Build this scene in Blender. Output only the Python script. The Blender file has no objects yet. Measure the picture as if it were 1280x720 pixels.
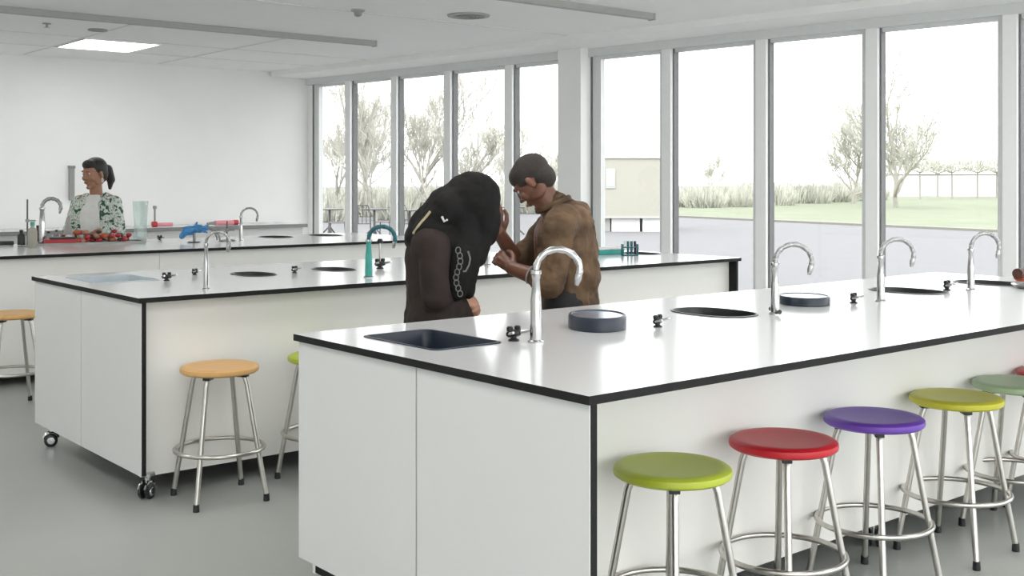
import bpy, bmesh, math, random
from mathutils import Vector, Matrix, Euler, Quaternion
random.seed(7)
PI = math.pi; R = math.radians
sc = bpy.context.scene; col = sc.collection

# ------------------------------------------------------------------ materials
def mat(name, color, rough=.5, metal=0, noise=0, nscale=20, bump=0, bscale=60, spec=.5, coat=0, emit=None, aniso=None):
    m = bpy.data.materials.new(name); m.use_nodes = True
    nt = m.node_tree; b = nt.nodes['Principled BSDF']
    b.inputs['Base Color'].default_value = (*color, 1)
    b.inputs['Roughness'].default_value = rough; b.inputs['Metallic'].default_value = metal
    b.inputs['Specular IOR Level'].default_value = spec; b.inputs['Coat Weight'].default_value = coat
    tc = nt.nodes.new('ShaderNodeTexCoord')
    if noise:
        n = nt.nodes.new('ShaderNodeTexNoise'); n.inputs['Scale'].default_value = nscale; n.inputs['Detail'].default_value = 5
        r = nt.nodes.new('ShaderNodeValToRGB')
        r.color_ramp.elements[0].position = .3; r.color_ramp.elements[1].position = .7
        r.color_ramp.elements[0].color = (*[c*(1-noise) for c in color], 1)
        r.color_ramp.elements[1].color = (*[min(1, c*(1+noise)) for c in color], 1)
        nt.links.new(tc.outputs['Object'], n.inputs['Vector']); nt.links.new(n.outputs['Fac'], r.inputs['Fac'])
        nt.links.new(r.outputs['Color'], b.inputs['Base Color'])
    if bump:
        n2 = nt.nodes.new('ShaderNodeTexNoise'); n2.inputs['Scale'].default_value = bscale; n2.inputs['Detail'].default_value = 3
        bp = nt.nodes.new('ShaderNodeBump'); bp.inputs['Strength'].default_value = bump; bp.inputs['Distance'].default_value = .02
        nt.links.new(tc.outputs['Object'], n2.inputs['Vector']); nt.links.new(n2.outputs['Fac'], bp.inputs['Height'])
        nt.links.new(bp.outputs['Normal'], b.inputs['Normal'])
    if emit:
        b.inputs['Emission Color'].default_value = (*emit[0], 1); b.inputs['Emission Strength'].default_value = emit[1]
    return m
M = {}
M['wall'] = mat('wall_paint', (.88,.88,.87), .7, noise=.01, nscale=3)
M['ceil'] = mat('ceiling_paint', (.90,.90,.89), .8, noise=.01, nscale=4)
M['floor'] = mat('grey_resin_floor', (.33,.345,.325), .32, noise=.05, nscale=1.2, spec=.45)
M['frame'] = mat('window_frame_white', (.90,.90,.90), .4, noise=.01)
M['framegrey'] = mat('window_frame_grey', (.70,.71,.71), .4, noise=.02)
M['gasket'] = mat('rubber_gasket', (.16,.165,.165), .6, noise=.05)
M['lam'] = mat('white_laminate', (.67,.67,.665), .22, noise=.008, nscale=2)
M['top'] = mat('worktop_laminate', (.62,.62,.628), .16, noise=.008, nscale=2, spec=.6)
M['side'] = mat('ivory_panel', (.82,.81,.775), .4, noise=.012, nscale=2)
M['core'] = mat('black_core', (.010,.010,.010), .65, noise=.1, spec=.25)
M['chrome'] = mat('brushed_chrome', (.50,.50,.50), .16, 1, noise=.04, nscale=30)
M['neck'] = mat('worn_chrome', (.36,.36,.36), .2, 1, noise=.25, nscale=60, bump=.3, bscale=150)
M['steel'] = mat('satin_steel_tube', (.56,.54,.51), .28, 1, noise=.05, nscale=40)
M['black'] = mat('black_plastic', (.014,.014,.016), .35, noise=.1)
M['resin'] = mat('black_resin', (.011,.012,.014), .3, noise=.1)
M['navy'] = mat('navy_resin', (.010,.017,.032), .35, noise=.15, nscale=12)
M['navytop'] = mat('blue_grey_sheen', (.20,.24,.31), .15, noise=.3, nscale=14)  # paler tone paints in light reflected off the tub tops
M['pale'] = mat('pale_blue_basin', (.42,.48,.52), .2, noise=.1, nscale=10)
M['grey'] = mat('grey_metal', (.30,.30,.29), .5, noise=.05)
M['greyedge'] = mat('grey_edge', (.22,.22,.22), .5, noise=.05)
def seat(n, c): M[n] = mat(n+'_seat', c, .42, noise=.04, nscale=8, bump=.05, bscale=150)
seat('lime', (.43,.50,.045)); seat('red', (.52,.012,.022)); seat('purple', (.14,.05,.40)); seat('yellow', (.52,.50,.035)); seat('sage', (.36,.47,.28))
# wood with stretched grain
def woodmat():
    m = bpy.data.materials.new('beech_wood'); m.use_nodes = True; nt = m.node_tree; b = nt.nodes['Principled BSDF']
    tc = nt.nodes.new('ShaderNodeTexCoord'); mp = nt.nodes.new('ShaderNodeMapping'); mp.inputs['Scale'].default_value = (4, 60, 4)
    n = nt.nodes.new('ShaderNodeTexNoise'); n.inputs['Scale'].default_value = 2; n.inputs['Detail'].default_value = 6
    r = nt.nodes.new('ShaderNodeValToRGB'); r.color_ramp.elements[0].color = (.56,.30,.10,1); r.color_ramp.elements[1].color = (.74,.46,.19,1)
    nt.links.new(tc.outputs['Object'], mp.inputs[0]); nt.links.new(mp.outputs[0], n.inputs['Vector']); nt.links.new(n.outputs['Fac'], r.inputs[0]); nt.links.new(r.outputs[0], b.inputs['Base Color'])
    b.inputs['Roughness'].default_value = .45
    return m
M['wood'] = woodmat()
M['teal'] = mat('teal_plastic', (.05,.33,.29), .4, noise=.08)
M['darkteal'] = mat('dark_teal_plastic', (.01,.10,.13), .35, noise=.3, nscale=40)
M['blue'] = mat('blue_rubber', (.06,.27,.58), .5, noise=.25, nscale=30, bump=.2)
M['pink'] = mat('pink_plastic', (.75,.28,.33), .5, noise=.05)
M['redp'] = mat('red_plastic', (.45,.03,.04), .4, noise=.05)
M['clay'] = mat('orange_red_clay', (.42,.085,.04), .6, noise=.3, nscale=30)
M['brownpeb'] = mat('dark_brown_pebble', (.07,.022,.014), .6, noise=.3, nscale=30)
M['cream'] = mat('cream_render', (.35,.34,.295), .8, noise=.03)
M['palewall'] = mat('pale_render', (.62,.61,.60), .8, noise=.03)
M['lens'] = mat('white_diffuser', (.9,.9,.9), .6, noise=.005, emit=((1,.995,.97), 6.0))
M['tile'] = mat('ceiling_tile_edge', (.74,.74,.73), .7, noise=.02)
M['track'] = mat('grey_track', (.40,.40,.385), .6, noise=.03)
M['skinA'] = mat('skin_tan', (.44,.23,.155), .5, noise=.05, nscale=30)
M['skinB'] = mat('skin_brown', (.155,.065,.040), .45, noise=.12, nscale=30)
M['skinC'] = mat('skin_light_brown', (.34,.17,.105), .5, noise=.06, nscale=30)
M['hair'] = mat('black_hair', (.014,.010,.009), .5, noise=.35, nscale=50, bump=.4, bscale=120)
M['hairB'] = mat('short_cropped_hair', (.030,.022,.018), .7, noise=.3, nscale=160, bump=.5, bscale=250)
M['scarf'] = mat('black_cloth', (.010,.009,.009), .8, noise=.2, nscale=14, bump=.35, bscale=14, spec=.2)
M['coat'] = mat('dark_brown_coat', (.030,.021,.019), .8, noise=.15, nscale=10, bump=.3, bscale=12, spec=.2)
M['jacket'] = mat('brown_jacket', (.105,.064,.036), .75, noise=.55, nscale=9, bump=.8, bscale=11, spec=.25)  # strong colour noise imitates fold shading and tan highlights
M['trouser'] = mat('dark_trousers', (.018,.016,.018), .8, noise=.2, bump=.3, bscale=14)
M['jean'] = mat('blue_trousers', (.04,.055,.09), .8, noise=.2)
M['tee'] = mat('white_cotton', (.74,.74,.72), .8, noise=.05, bump=.3, bscale=30)
M['shoe'] = mat('black_shoe', (.02,.02,.02), .5, noise=.1)
M['whitecord'] = mat('pale_cord', (.17,.17,.165), .6, noise=.1)
M['beige'] = mat('beige_print', (.42,.36,.22), .7, noise=.1)
M['eye'] = mat('eye_white', (.6,.58,.55), .2, noise=.02)
M['iris'] = mat('dark_iris', (.02,.012,.008), .1, noise=.1)
M['lip'] = mat('lip', (.28,.09,.075), .5, noise=.05)
M['asphalt'] = mat('pale_pavement', (.145,.145,.152), .9, noise=.04, nscale=1.5)
M['grass'] = mat('lawn_grass', (.165,.185,.125), .95, noise=.12, nscale=.6, bump=.3, bscale=30)
M['kerb'] = mat('stone_kerb', (.20,.195,.17), .8, noise=.1)
M['bark'] = mat('hazed_bark', (.33,.315,.28), .9, noise=.15, nscale=10)  # lightened so the colour itself carries the outdoor haze
M['twig'] = mat('hazed_twigs', (.47,.46,.41), .9, noise=.15, nscale=4)  # haze and glare painted in as a pale twig tone
M['hedge'] = mat('hazed_hedge_twigs', (.50,.50,.44), .9, noise=.25, nscale=1.2)  # pale tone stands in for haze over the shrubs
M['darkmetal'] = mat('dark_metal', (.10,.10,.10), .5, .6, noise=.1)
M['socket'] = mat('socket_white', (.7,.7,.7), .4, noise=.02)

def patterned():
    m = bpy.data.materials.new('green_white_print'); m.use_nodes = True; nt = m.node_tree; b = nt.nodes['Principled BSDF']
    tc = nt.nodes.new('ShaderNodeTexCoord'); v = nt.nodes.new('ShaderNodeTexNoise'); v.inputs['Scale'].default_value = 22; v.inputs['Detail'].default_value = 2
    r = nt.nodes.new('ShaderNodeValToRGB'); r.color_ramp.interpolation = 'CONSTANT'
    e = r.color_ramp.elements; e[0].color = (.03,.10,.06,1); e[1].position = .44; e[1].color = (.60,.63,.58,1)
    x = e.new(.55); x.color = (.22,.32,.24,1); x = e.new(.60); x.color = (.66,.67,.64,1)
    nt.links.new(tc.outputs['Object'], v.inputs['Vector']); nt.links.new(v.outputs['Fac'], r.inputs[0]); nt.links.new(r.outputs[0], b.inputs['Base Color'])
    b.inputs['Roughness'].default_value = .8
    return m
M['print'] = patterned()
def glassmat(name, tint, gl=.05, rough=0.0):
    m = bpy.data.materials.new(name); m.use_nodes = True; nt = m.node_tree; nt.nodes.clear()
    o = nt.nodes.new('ShaderNodeOutputMaterial'); mx = nt.nodes.new('ShaderNodeMixShader'); t = nt.nodes.new('ShaderNodeBsdfTransparent'); g = nt.nodes.new('ShaderNodeBsdfGlossy')
    t.inputs[0].default_value = (*tint, 1); g.inputs['Roughness'].default_value = rough; mx.inputs[0].default_value = gl
    nt.links.new(t.outputs[0], mx.inputs[1]); nt.links.new(g.outputs[0], mx.inputs[2]); nt.links.new(mx.outputs[0], o.inputs[0])
    return m
M['pane'] = glassmat('window_glass', (.97,.98,.975), .015)
M['glass'] = glassmat('lab_glass', (.90,.94,.93), .12, .05)

# ------------------------------------------------------------------ helpers
def obj(name, bm, m, parent=None, smooth=False, mats=None):
    me = bpy.data.meshes.new(name)
    if isinstance(bm, bpy.types.Mesh): me = bm
    else:
        bmesh.ops.recalc_face_normals(bm, faces=bm.faces) if not getattr(bm, 'norecalc', False) else None
        bm.to_mesh(me); bm.free()
    if len(me.materials): me.materials.clear()
    for mm in (mats or [m]): me.materials.append(M[mm])
    if smooth:
        for p in me.polygons: p.use_smooth = True
        try: me.set_sharp_from_angle(angle=R(40))
        except Exception: pass
    o = bpy.data.objects.new(name, me); col.objects.link(o)
    if parent: o.parent = parent
    return o
def tag(o, label, cat, group=None, kind=None):
    o['label'] = label; o['category'] = cat
    if group: o['group'] = group
    if kind: o['kind'] = kind
    return o
def thing(name, label, cat, loc=(0,0,0), rz=0, group=None):
    o = bpy.data.objects.new(name, None); o.empty_display_size = .1; col.objects.link(o)
    o.location = loc; o.rotation_euler = (0,0,rz)
    return tag(o, label, cat, group)
def struct(o): o['kind'] = 'structure'; return o
KIDS = {}
def dup(root, loc, rz=None, label=None, group=None, scale=None):
    def cp(o, par):
        c = o.copy(); col.objects.link(c); c.parent = par
        for ch in [x for x in bpy.data.objects if x.parent == o]: cp(ch, c)
        return c
    c = cp(root, None); c.location = loc
    if rz is not None: c.rotation_euler = (0,0,rz)
    if label: c['label'] = label
    if group: c['group'] = group
    if scale: c.scale = (scale,)*3 if not hasattr(scale, '__len__') else scale
    return c
def box(bm, x0,x1,y0,y1,z0,z1, bev=0, mi=0):
    vs = [bm.verts.new((x,y,z)) for z in (z0,z1) for (x,y) in ((x0,y0),(x1,y0),(x1,y1),(x0,y1))]
    fs = [bm.faces.new([vs[i] for i in q]) for q in ((3,2,1,0),(4,5,6,7),(0,1,5,4),(1,2,6,5),(2,3,7,6),(3,0,4,7))]
    for f in fs: f.material_index = mi
    if bev:
        es = list({e for f in fs for e in f.edges})
        bmesh.ops.bevel(bm, geom=es, offset=bev, segments=2, affect='EDGES', profile=.5)
    return fs
def B(*a, **k):
    bm = bmesh.new(); box(bm, *a, **k); return bm
def tube(bm, pts, r, n=10, cap=True, closed=False, mi=0):
    pts = [Vector(p) for p in pts]; N = len(pts)
    rs = r if hasattr(r, '__len__') else [r]*N
    rings = []; up = None
    for i,p in enumerate(pts):
        if closed: t = (pts[(i+1)%N]-pts[i-1])
        else: t = (pts[min(i+1,N-1)]-pts[max(i-1,0)])
        t.normalize()
        if up is None: up = Vector((0,0,1)) if abs(t.z) < .9 else Vector((1,0,0))
        a = t.cross(up)
        if a.length < 1e-4: a = t.cross(Vector((0,1,0)))
        a.normalize(); b = a.cross(t).normalized(); up = b
        rings.append([bm.verts.new(p + (a*math.cos(2*PI*k/n)+b*math.sin(2*PI*k/n))*rs[i]) for k in range(n)])
    for i in range(N if closed else N-1):
        A, Bq = rings[i], rings[(i+1)%N]
        for k in range(n):
            f = bm.faces.new((A[k],A[(k+1)%n],Bq[(k+1)%n],Bq[k])); f.material_index = mi
    if cap and not closed:
        bm.faces.new(rings[0][::-1]); bm.faces.new(rings[-1])
    return bm
def T(pts, r, n=10, **k): return tube(bmesh.new(), pts, r, n, **k)
def lathe(bm, prof, n=32, c=(0,0,0), sx=1, sy=1):
    rings = []
    for (r,z) in prof:
        if r < 1e-6: rings.append([bm.verts.new((c[0],c[1],c[2]+z))])
        else: rings.append([bm.verts.new((c[0]+r*sx*math.cos(2*PI*k/n), c[1]+r*sy*math.sin(2*PI*k/n), c[2]+z)) for k in range(n)])
    for A, Q in zip(rings, rings[1:]):
        for k in range(n):
            k2 = (k+1)%n
            if len(A) == 1 and len(Q) == 1: continue
            if len(A) == 1: bm.faces.new((A[0],Q[k],Q[k2]))
            elif len(Q) == 1: bm.faces.new((A[k],A[k2],Q[0]))
            else: bm.faces.new((A[k],A[k2],Q[k2],Q[k]))
    return bm
def L(prof, n=32, **k): return lathe(bmesh.new(), prof, n, **k)
def bez(p0,p1,p2,n=8):
    p0,p1,p2 = map(Vector,(p0,p1,p2))
    return [p0*(1-t)**2+p1*2*t*(1-t)+p2*t*t for t in [i/n for i in range(n+1)]]

# ------------------------------------------------------------------ camera and light
HC = 1.415; A0 = R(50.3)
cam = bpy.data.cameras.new('camera'); co = bpy.data.objects.new('camera', cam); col.objects.link(co)
co.location = (0,0,HC); co.rotation_euler = (PI/2, 0, A0-PI/2)
cam.sensor_width = 36; cam.lens = 36*1420/1280; cam.shift_y = -(360-226)/1280; cam.clip_end = 600
sc.camera = co
w = bpy.data.worlds.new('world'); sc.world = w; w.use_nodes = True
bg = w.node_tree.nodes['Background']; bg.inputs[0].default_value = (.985,.99,1,1); bg.inputs[1].default_value = 2.7
sun = bpy.data.lights.new('sun', 'SUN'); so = bpy.data.objects.new('sun', sun); col.objects.link(so)
sun.energy = 1.2; sun.angle = R(20); sun.color = (1,.985,.95)
so.rotation_euler = Vector((.62,.30,-.85)).to_track_quat('-Z','Y').to_euler(); so.location = (-4,-4,12)
sc.view_settings.view_transform = 'Standard'; sc.view_settings.look = 'None'; sc.view_settings.gamma = 1; sc.view_settings.exposure = .50
try: sc.view_settings.use_curve_mapping = False
except Exception: pass

# ------------------------------------------------------------------ room shell
YB = 12.7; CX, CY = 7.2, 12.7; XL, YF = -3.6, -2.6; ZC = 2.76
TH = math.atan2(-.995, .0995)
def wx(y): return CX + .1*(CY-y)
def wallspace(o): o.location = (CX,CY,0); o.rotation_euler = (0,0,TH); return o
bm = bmesh.new()
def prism(bm, pts, z0, z1):
    a = [bm.verts.new((x,y,z0)) for x,y in pts]; b = [bm.verts.new((x,y,z1)) for x,y in pts]
    bm.faces.new(a[::-1]); bm.faces.new(b)
    for i in range(len(pts)): j = (i+1)%len(pts); bm.faces.new((a[i],a[j],b[j],b[i]))
fp = [(XL-.2,YF-.2),(wx(YF-.2)+.22,YF-.2),(CX+.22,YB+.2),(XL-.2,YB+.2)]
prism(bm, fp, -.15, 0); struct(obj('floor', bm, 'floor'))
bm = bmesh.new(); prism(bm, fp, ZC+.12, ZC+.4); struct(obj('roof_slab', bm, 'palewall')).name = 'trim_roof'
bm = bmesh.new(); prism(bm, [(XL,YF),(wx(YF)-.55,YF),(CX-.55,YB),(XL,YB)], ZC, ZC+.12); struct(obj('ceiling', bm, 'ceil'))
# lower soffit strip along the window wall
o = wallspace(obj('trim_soffit', B(0,15.6,-.56,.2,2.70,ZC+.12), 'ceil')); struct(o)
struct(obj('wall_back', B(XL-.2,CX+.02,YB,YB+.2,0,ZC+.12), 'wall'))
struct(obj('wall_left', B(XL-.2,XL,YF,YB,0,ZC+.12), 'wall'))
bm = bmesh.new()
box(bm, XL-.2,wx(YF)+.2,YF-.2,YF,2.62,ZC+.12); box(bm, XL-.2,XL+.6,YF-.2,YF,0,2.62); box(bm, wx(YF)-.3,wx(YF)+.2,YF-.2,YF,0,2.62)
struct(obj('wall_front', bm, 'wall'))
fx0, fx1, nb = XL+.6, wx(YF)-.3, 9
for k in range(nb):  # glazing added out of view so daylight reaches the bench fronts
    a = fx0+(fx1-fx0)*k/nb; b = fx0+(fx1-fx0)*(k+1)/nb
    bm = bmesh.new()
    for q in ((a,a+.05,0,2.62),(b-.05,b,0,2.62),(a+.05,b-.05,0,.06),(a+.05,b-.05,2.57,2.62)): box(bm, q[0],q[1],YF-.14,YF-.06,q[2],q[3])
    f = struct(obj('window_%d' % (20+k), bm, 'frame')); obj('window_pane', B(a+.05,b-.05,YF-.104,YF-.096,.06,2.57), 'pane', f)
# ceiling lines (shadow gaps of the panel grid)
bm = bmesh.new()
for y in (7.75, 10.72, 11.7):
    box(bm, .5, wx(y)-.6, y-.012, y+.012, ZC-.004, ZC+.01)
for x in (3.72, 5.2): box(bm, x-.01, x+.01, 9.4, 12.6, ZC-.004, ZC+.01)
struct(obj('trim_ceiling', bm, 'tile'))

# window wall: mullions (far edge s), column, bays
mull = [.78,1.65,2.57,3.52, 5.55,6.55,7.56,8.63,9.65,10.65,11.65,12.65,13.65]
MW = .105
starts = [0.0] + mull[:4] + [4.73] + mull[4:]
struct(wallspace(obj('trim_head', B(.0,15.5,-.05,.08,2.62,2.70), 'framegrey')))
n = 0
for i,s in enumerate(mull):
    n += 1
    o = struct(wallspace(obj('trim_%d' % n, B(s+.03,s+.03+MW,-.045,.06,0,2.62,bev=.004), 'frame')))
n += 1
struct(wallspace(obj('trim_%d' % n, B(.0,.10,-.01,.12,0,2.62,bev=.004), 'frame')))
struct(wallspace(obj('wall_column', B(4.40,4.70,-.16,.2,0,2.702,bev=.003), 'wall')))
edges = []
a = .10
for s in mull[:4]: edges.append((a, s+.03)); a = s+.03+MW
edges.append((a, 4.40)); a = 4.70
for s in mull[4:]: edges.append((a, s+.03)); a = s+.03+MW
edges.append((a, 15.4))
for i,(a,b) in enumerate(edges):
    bm = bmesh.new()
    box(bm, b-.05, b-.001, .0, .06, 0, 2.62)         # grey jamb
    box(bm, a+.016, b-.05, .0, .06, 0, .06)          # sill rail
    box(bm, a+.016, b-.05, .0, .06, 2.59, 2.62)
    box(bm, a+.001, a+.016, -.012, .06, 0, 2.62, mi=1)       # dark rubber seal
    if i == 0 or i == 5: box(bm, a+.016, a+.12, .0, .06, .06, 2.59)
    f = struct(wallspace(obj('window_%d' % (i+1), bm, None, mats=['framegrey','gasket'])))
    p = obj('window_pane', B(a+.016+(.104 if i in (0,5) else 0), b-.05, .028, .036, .06, 2.59), 'pane', f)

# ceiling fittings
def ceiling_light(x, y, label, sx=.75, sy=.86):
    t = thing('ceiling_light', label, 'light', (x,y,ZC), 0, None)
    bm = bmesh.new()
    box(bm,-sx/2,sx/2,-sy/2,-sy/2+.02,-.012,.01); box(bm,-sx/2,sx/2,sy/2-.02,sy/2,-.012,.01)
    box(bm,-sx/2,-sx/2+.02,-sy/2+.02,sy/2-.02,-.012,.01); box(bm,sx/2-.02,sx/2,-sy/2+.02,sy/2-.02,-.012,.01)
    obj('frame', bm, 'frame', t); obj('diffuser', B(-sx/2+.02,sx/2-.02,-sy/2+.02,sy/2-.02,-.008,.004), 'lens', t)
    return t
cl = ceiling_light(4.11, 11.22, 'square white ceiling light panel above the rear bench at the far left')
for x in (-1.9, .5, 2.9, 5.2):  # unseen panels added to brighten the interior
    for y in (-.9, 1.6, 4.1):
        dup(cl, (x,y,ZC), 0, 'added square ceiling light panel over the front benches, outside the picture', 'added ceiling panels over the front of the room')
for (x,y) in ((-1.9,6.6),(.5,6.6),(-1.9,9.1),(.2,9.1),(-1.6,11.4),(1.0,11.6)):  # more added panels, lighting the room from the left
    dup(cl, (x,y,ZC), 0, 'added square ceiling light panel at the left side of the room, outside the picture', 'added ceiling panels at the left side of the room')
for (x0,x1,y,lab) in ((1.2,5.95,9.25,'long grey ceiling track running above the rear bench'),(1.2,6.69,6.31,'grey ceiling track ending near the column, at the top edge')):
    t = thing('ceiling_track', lab, 'track', (x1,y,ZC))
    obj('rail', B(x0-x1,0,-.03,.03,-.05,.0,bev=.004), 'track', t)  # grey colour includes the shade on sides turned from the windows
    obj('end_cap', B(0,.02,-.035,.035,-.056,0,bev=.003), 'track', t)
t = thing('ceiling_vent', 'round grey ceiling vent near the top centre of the picture', 'vent', (5.62,7.32,ZC))
obj('flange', L([(0,0),(.175,0),(.17,-.012),(.13,-.016),(.125,-.006),(0,-.006)],40), 'track', t, True)
bm = bmesh.new()
for r in (.1,.07,.04): lathe(bm, [(r-.012,-.007),(r,-.018),(r+.006,-.016),(r-.004,-.006)], 32)
obj('cone_ring', bm, 'grey', t, True)
t = thing('smoke_detector', 'small grey smoke detector left of the round vent', 'detector', (4.77,7.64,ZC))
obj('base', L([(0,0),(.055,0),(.055,-.012),(.04,-.02),(0,-.02)],28), 'track', t, True)
obj('head', L([(0,-.02),(.032,-.02),(.03,-.045),(.015,-.055),(0,-.055)],24), 'grey', t, True)
t = thing('downlight', 'small dark round ceiling disc above the square light panel', 'ceiling disc', (3.62,10.13,ZC))
obj('trim_ring', L([(0,0),(.085,0),(.08,-.012),(.06,-.012),(.055,-.004),(0,-.004)],28), 'grey', t, True)
t = thing('sprinkler_head', 'tiny sprinkler on the ceiling at the upper left corner', 'sprinkler', (3.14,10.0,ZC+.006))
obj('escutcheon', L([(0,0),(.04,0),(.035,-.012),(0,-.012)],20), 'track', t, True)
obj('deflector', L([(0,-.012),(.01,-.012),(.01,-.04),(.025,-.042),(.025,-.046),(0,-.046)],16), 'chrome', t, True)

# ------------------------------------------------------------------ benches
def rounded_rect(x0,x1,y0,y1,r,n=5):
    pts = []
    for cx,cy,a in ((x1-r,y1-r,0),(x0+r,y1-r,PI/2),(x0+r,y0+r,PI),(x1-r,y0+r,1.5*PI)):
        for k in range(n+1): t = a+PI/2*k/n; pts.append((cx+r*math.cos(t), cy+r*math.sin(t)))
    return pts
def ellipse(cx,cy,rx,ry,rot=0,n=28,p=2.4):
    out = []
    for k in range(n):
        t = 2*PI*k/n; c,s = math.cos(t), math.sin(t)
        x = rx*math.copysign(abs(c)**(2/p),c); y = ry*math.copysign(abs(s)**(2/p),s)
        out.append((cx+x*math.cos(rot)-y*math.sin(rot), cy+x*math.sin(rot)+y*math.cos(rot)))
    return out
def cut(o, holes, z0, z1):
    bm = bmesh.new()
    for h in holes: prism(bm, h, z0, z1)
    bmesh.ops.recalc_face_normals(bm, faces=bm.faces)
    me = bpy.data.meshes.new('cut'); bm.to_mesh(me); bm.free(); c = bpy.data.objects.new('cut', me); col.objects.link(c)
    m = o.modifiers.new('b','BOOLEAN'); m.object = c; m.operation = 'DIFFERENCE'; m.solver = 'EXACT'
    bpy.context.view_layer.update()
    dg = bpy.context.evaluated_depsgraph_get(); nm = bpy.data.meshes.new_from_object(o.evaluated_get(dg))
    o.modifiers.clear(); o.data = nm; bpy.data.objects.remove(c)
def bench(x0, x1, y0, y1, label, inset, zb, zend, holes=[], doors=True, casters=True, name='laboratory_bench'):
    """origin at the bench's near left corner on the floor"""
    t = thing(name, label, 'lab bench', (x0,y0,0))
    lx, ly = x1-x0, y1-y0; zt = .9; tk = .022
    bm = bmesh.new(); fs = box(bm, 0,lx,0,ly,zt-tk,zt,bev=0); fs[1].material_index = 1
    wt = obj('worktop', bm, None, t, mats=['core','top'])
    if holes: cut(wt, holes, zt-.1, zt+.1)
    for xa,sgn in ((.018,-1),(lx-.040,1)):
        bm = bmesh.new(); box(bm, xa,xa+.020,.012,ly-.012,zend,zt-tk)
        obj('end_panel', bm, 'core', t)
        q = (xa-.004, xa) if sgn < 0 else (xa+.020, xa+.024)
        mid = ly/2+.02
        for (a,b) in ((.014,mid-.0035),(mid+.0035,ly-.012)):
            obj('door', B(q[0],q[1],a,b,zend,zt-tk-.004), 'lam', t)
    seam = lx*.36
    for (a,b) in (((.038,seam-.001),(seam+.001,lx-.04)) if y0 > 8 else ((.038,lx-.04),)):
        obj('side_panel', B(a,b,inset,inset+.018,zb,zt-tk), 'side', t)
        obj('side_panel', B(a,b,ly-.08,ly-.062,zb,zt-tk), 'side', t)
    obj('shade_board', B(.038,lx-.04,inset+.018,ly-.08,zb+.005,zb+.03), 'core', t)  # black board added to paint the dark shade under the bench
    if casters:
        for cx_ in (.07, lx/2, lx-.09):
            for cy_,rz in ((inset+.06 if cx_ > .1 else .07, .6),(ly-.14,-.3)):
                f = obj('caster', caster_bm(zb+.006 if cx_ > .1 and cy_ > .1 else max(zb,zend)+.0), 'chrome', t, True)
                f.location = (cx_,cy_,0); f.rotation_euler = (0,0,rz)
                for s in (-1,1):
                    wh = obj('wheel', wheel_bm(), 'black', f, True); wh.location = (-.012,s*.017,.034)
                    h = obj('hub_cap', hub_bm(s), 'chrome', f, True); h.location = (-.012,s*.017,.034)
    return t
def wheel_bm():
    bm = L([(0,-.010),(.026,-.010),(.034,-.006),(.034,.006),(.026,.010),(0,.010)],24)
    bmesh.ops.rotate(bm, cent=(0,0,0), matrix=Matrix.Rotation(PI/2,3,'X'), verts=bm.verts); return bm
def hub_bm(s):
    bm = L([(0,-.004),(.018,-.003),(.020,.0),(.018,.003),(0,.004)],20)
    bmesh.ops.rotate(bm, cent=(0,0,0), matrix=Matrix.Rotation(PI/2,3,'X'), verts=bm.verts)
    bmesh.ops.translate(bm, vec=(0,s*.012,0), verts=bm.verts); return bm
def caster_bm(zt):
    bm = L([(0,zt-.012),(.03,zt-.012),(.03,zt),(0,zt)],20)
    lathe(bm, [(0,zt-.03),(.013,zt-.03),(.013,zt-.010),(0,zt-.010)],14)
    box(bm, -.018,.016,-.005,.005,.03,zt-.02,bev=.002)
    tube(bm, [(-.012,-.030,.034),(-.012,.030,.034)], .005, 8)
    # curved mudguard
    for s in (-1,1):
        pts = [(-.012+.04*math.cos(q), s*.017, .034+.040*math.sin(q)) for q in [R(20+14*i) for i in range(11)]]
        tube(bm, pts, .0065, 6)
    return bm
S1 = [(2.02,3.22),(2.02,2.80),(2.29,2.80),(2.29,3.22)]
s1r = rounded_rect(2.02,2.28,2.80,3.20,.03)
black1 = [(3.44,2.91),(4.81,2.90),(5.50,2.86)]
h1 = [s1r] + [ellipse(x,y,.118,.175,.0) for x,y in black1]
bench(1.875,5.93,1.97,3.41,'white laboratory bench with black edge in the foreground, on wheels', .47, .105, .15, h1)
r2 = rounded_rect(2.03,2.36,5.72,6.14,.03); b2 = [(2.90,5.72),(3.42,5.74),(5.96-.12,5.61)]
h2 = [r2] + [ellipse(x,y,.10,.155,0) for x,y in b2]
bench(1.92,6.04,4.87,6.37,'white wheeled laboratory bench in the middle row behind the two standing people', .075, .095, .113, h2)
b3 = [(4.99,9.40),(5.50,9.38)]
bench(1.95,6.00,8.18,9.72,'third white laboratory bench in the rear, crowded with apparatus', .06, .07, .09, [ellipse(x,y,.13,.19,0) for x,y in b3])
# wall bench
t = thing('wall_bench', 'low white bench with a thick grey front edge along the back wall', 'bench', (.2,12.05,0))
obj('worktop', B(0,6.62,0,.64,.86,.9,bev=.003), 'greyedge', t)
obj('worktop_surface', B(.01,6.61,.01,.635,.9,.903), 'top', t)
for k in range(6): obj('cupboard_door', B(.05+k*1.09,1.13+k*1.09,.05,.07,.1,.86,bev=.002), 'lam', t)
obj('carcass', B(.05,6.59,.07,.63,.0,.86), 'side', t)

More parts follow.
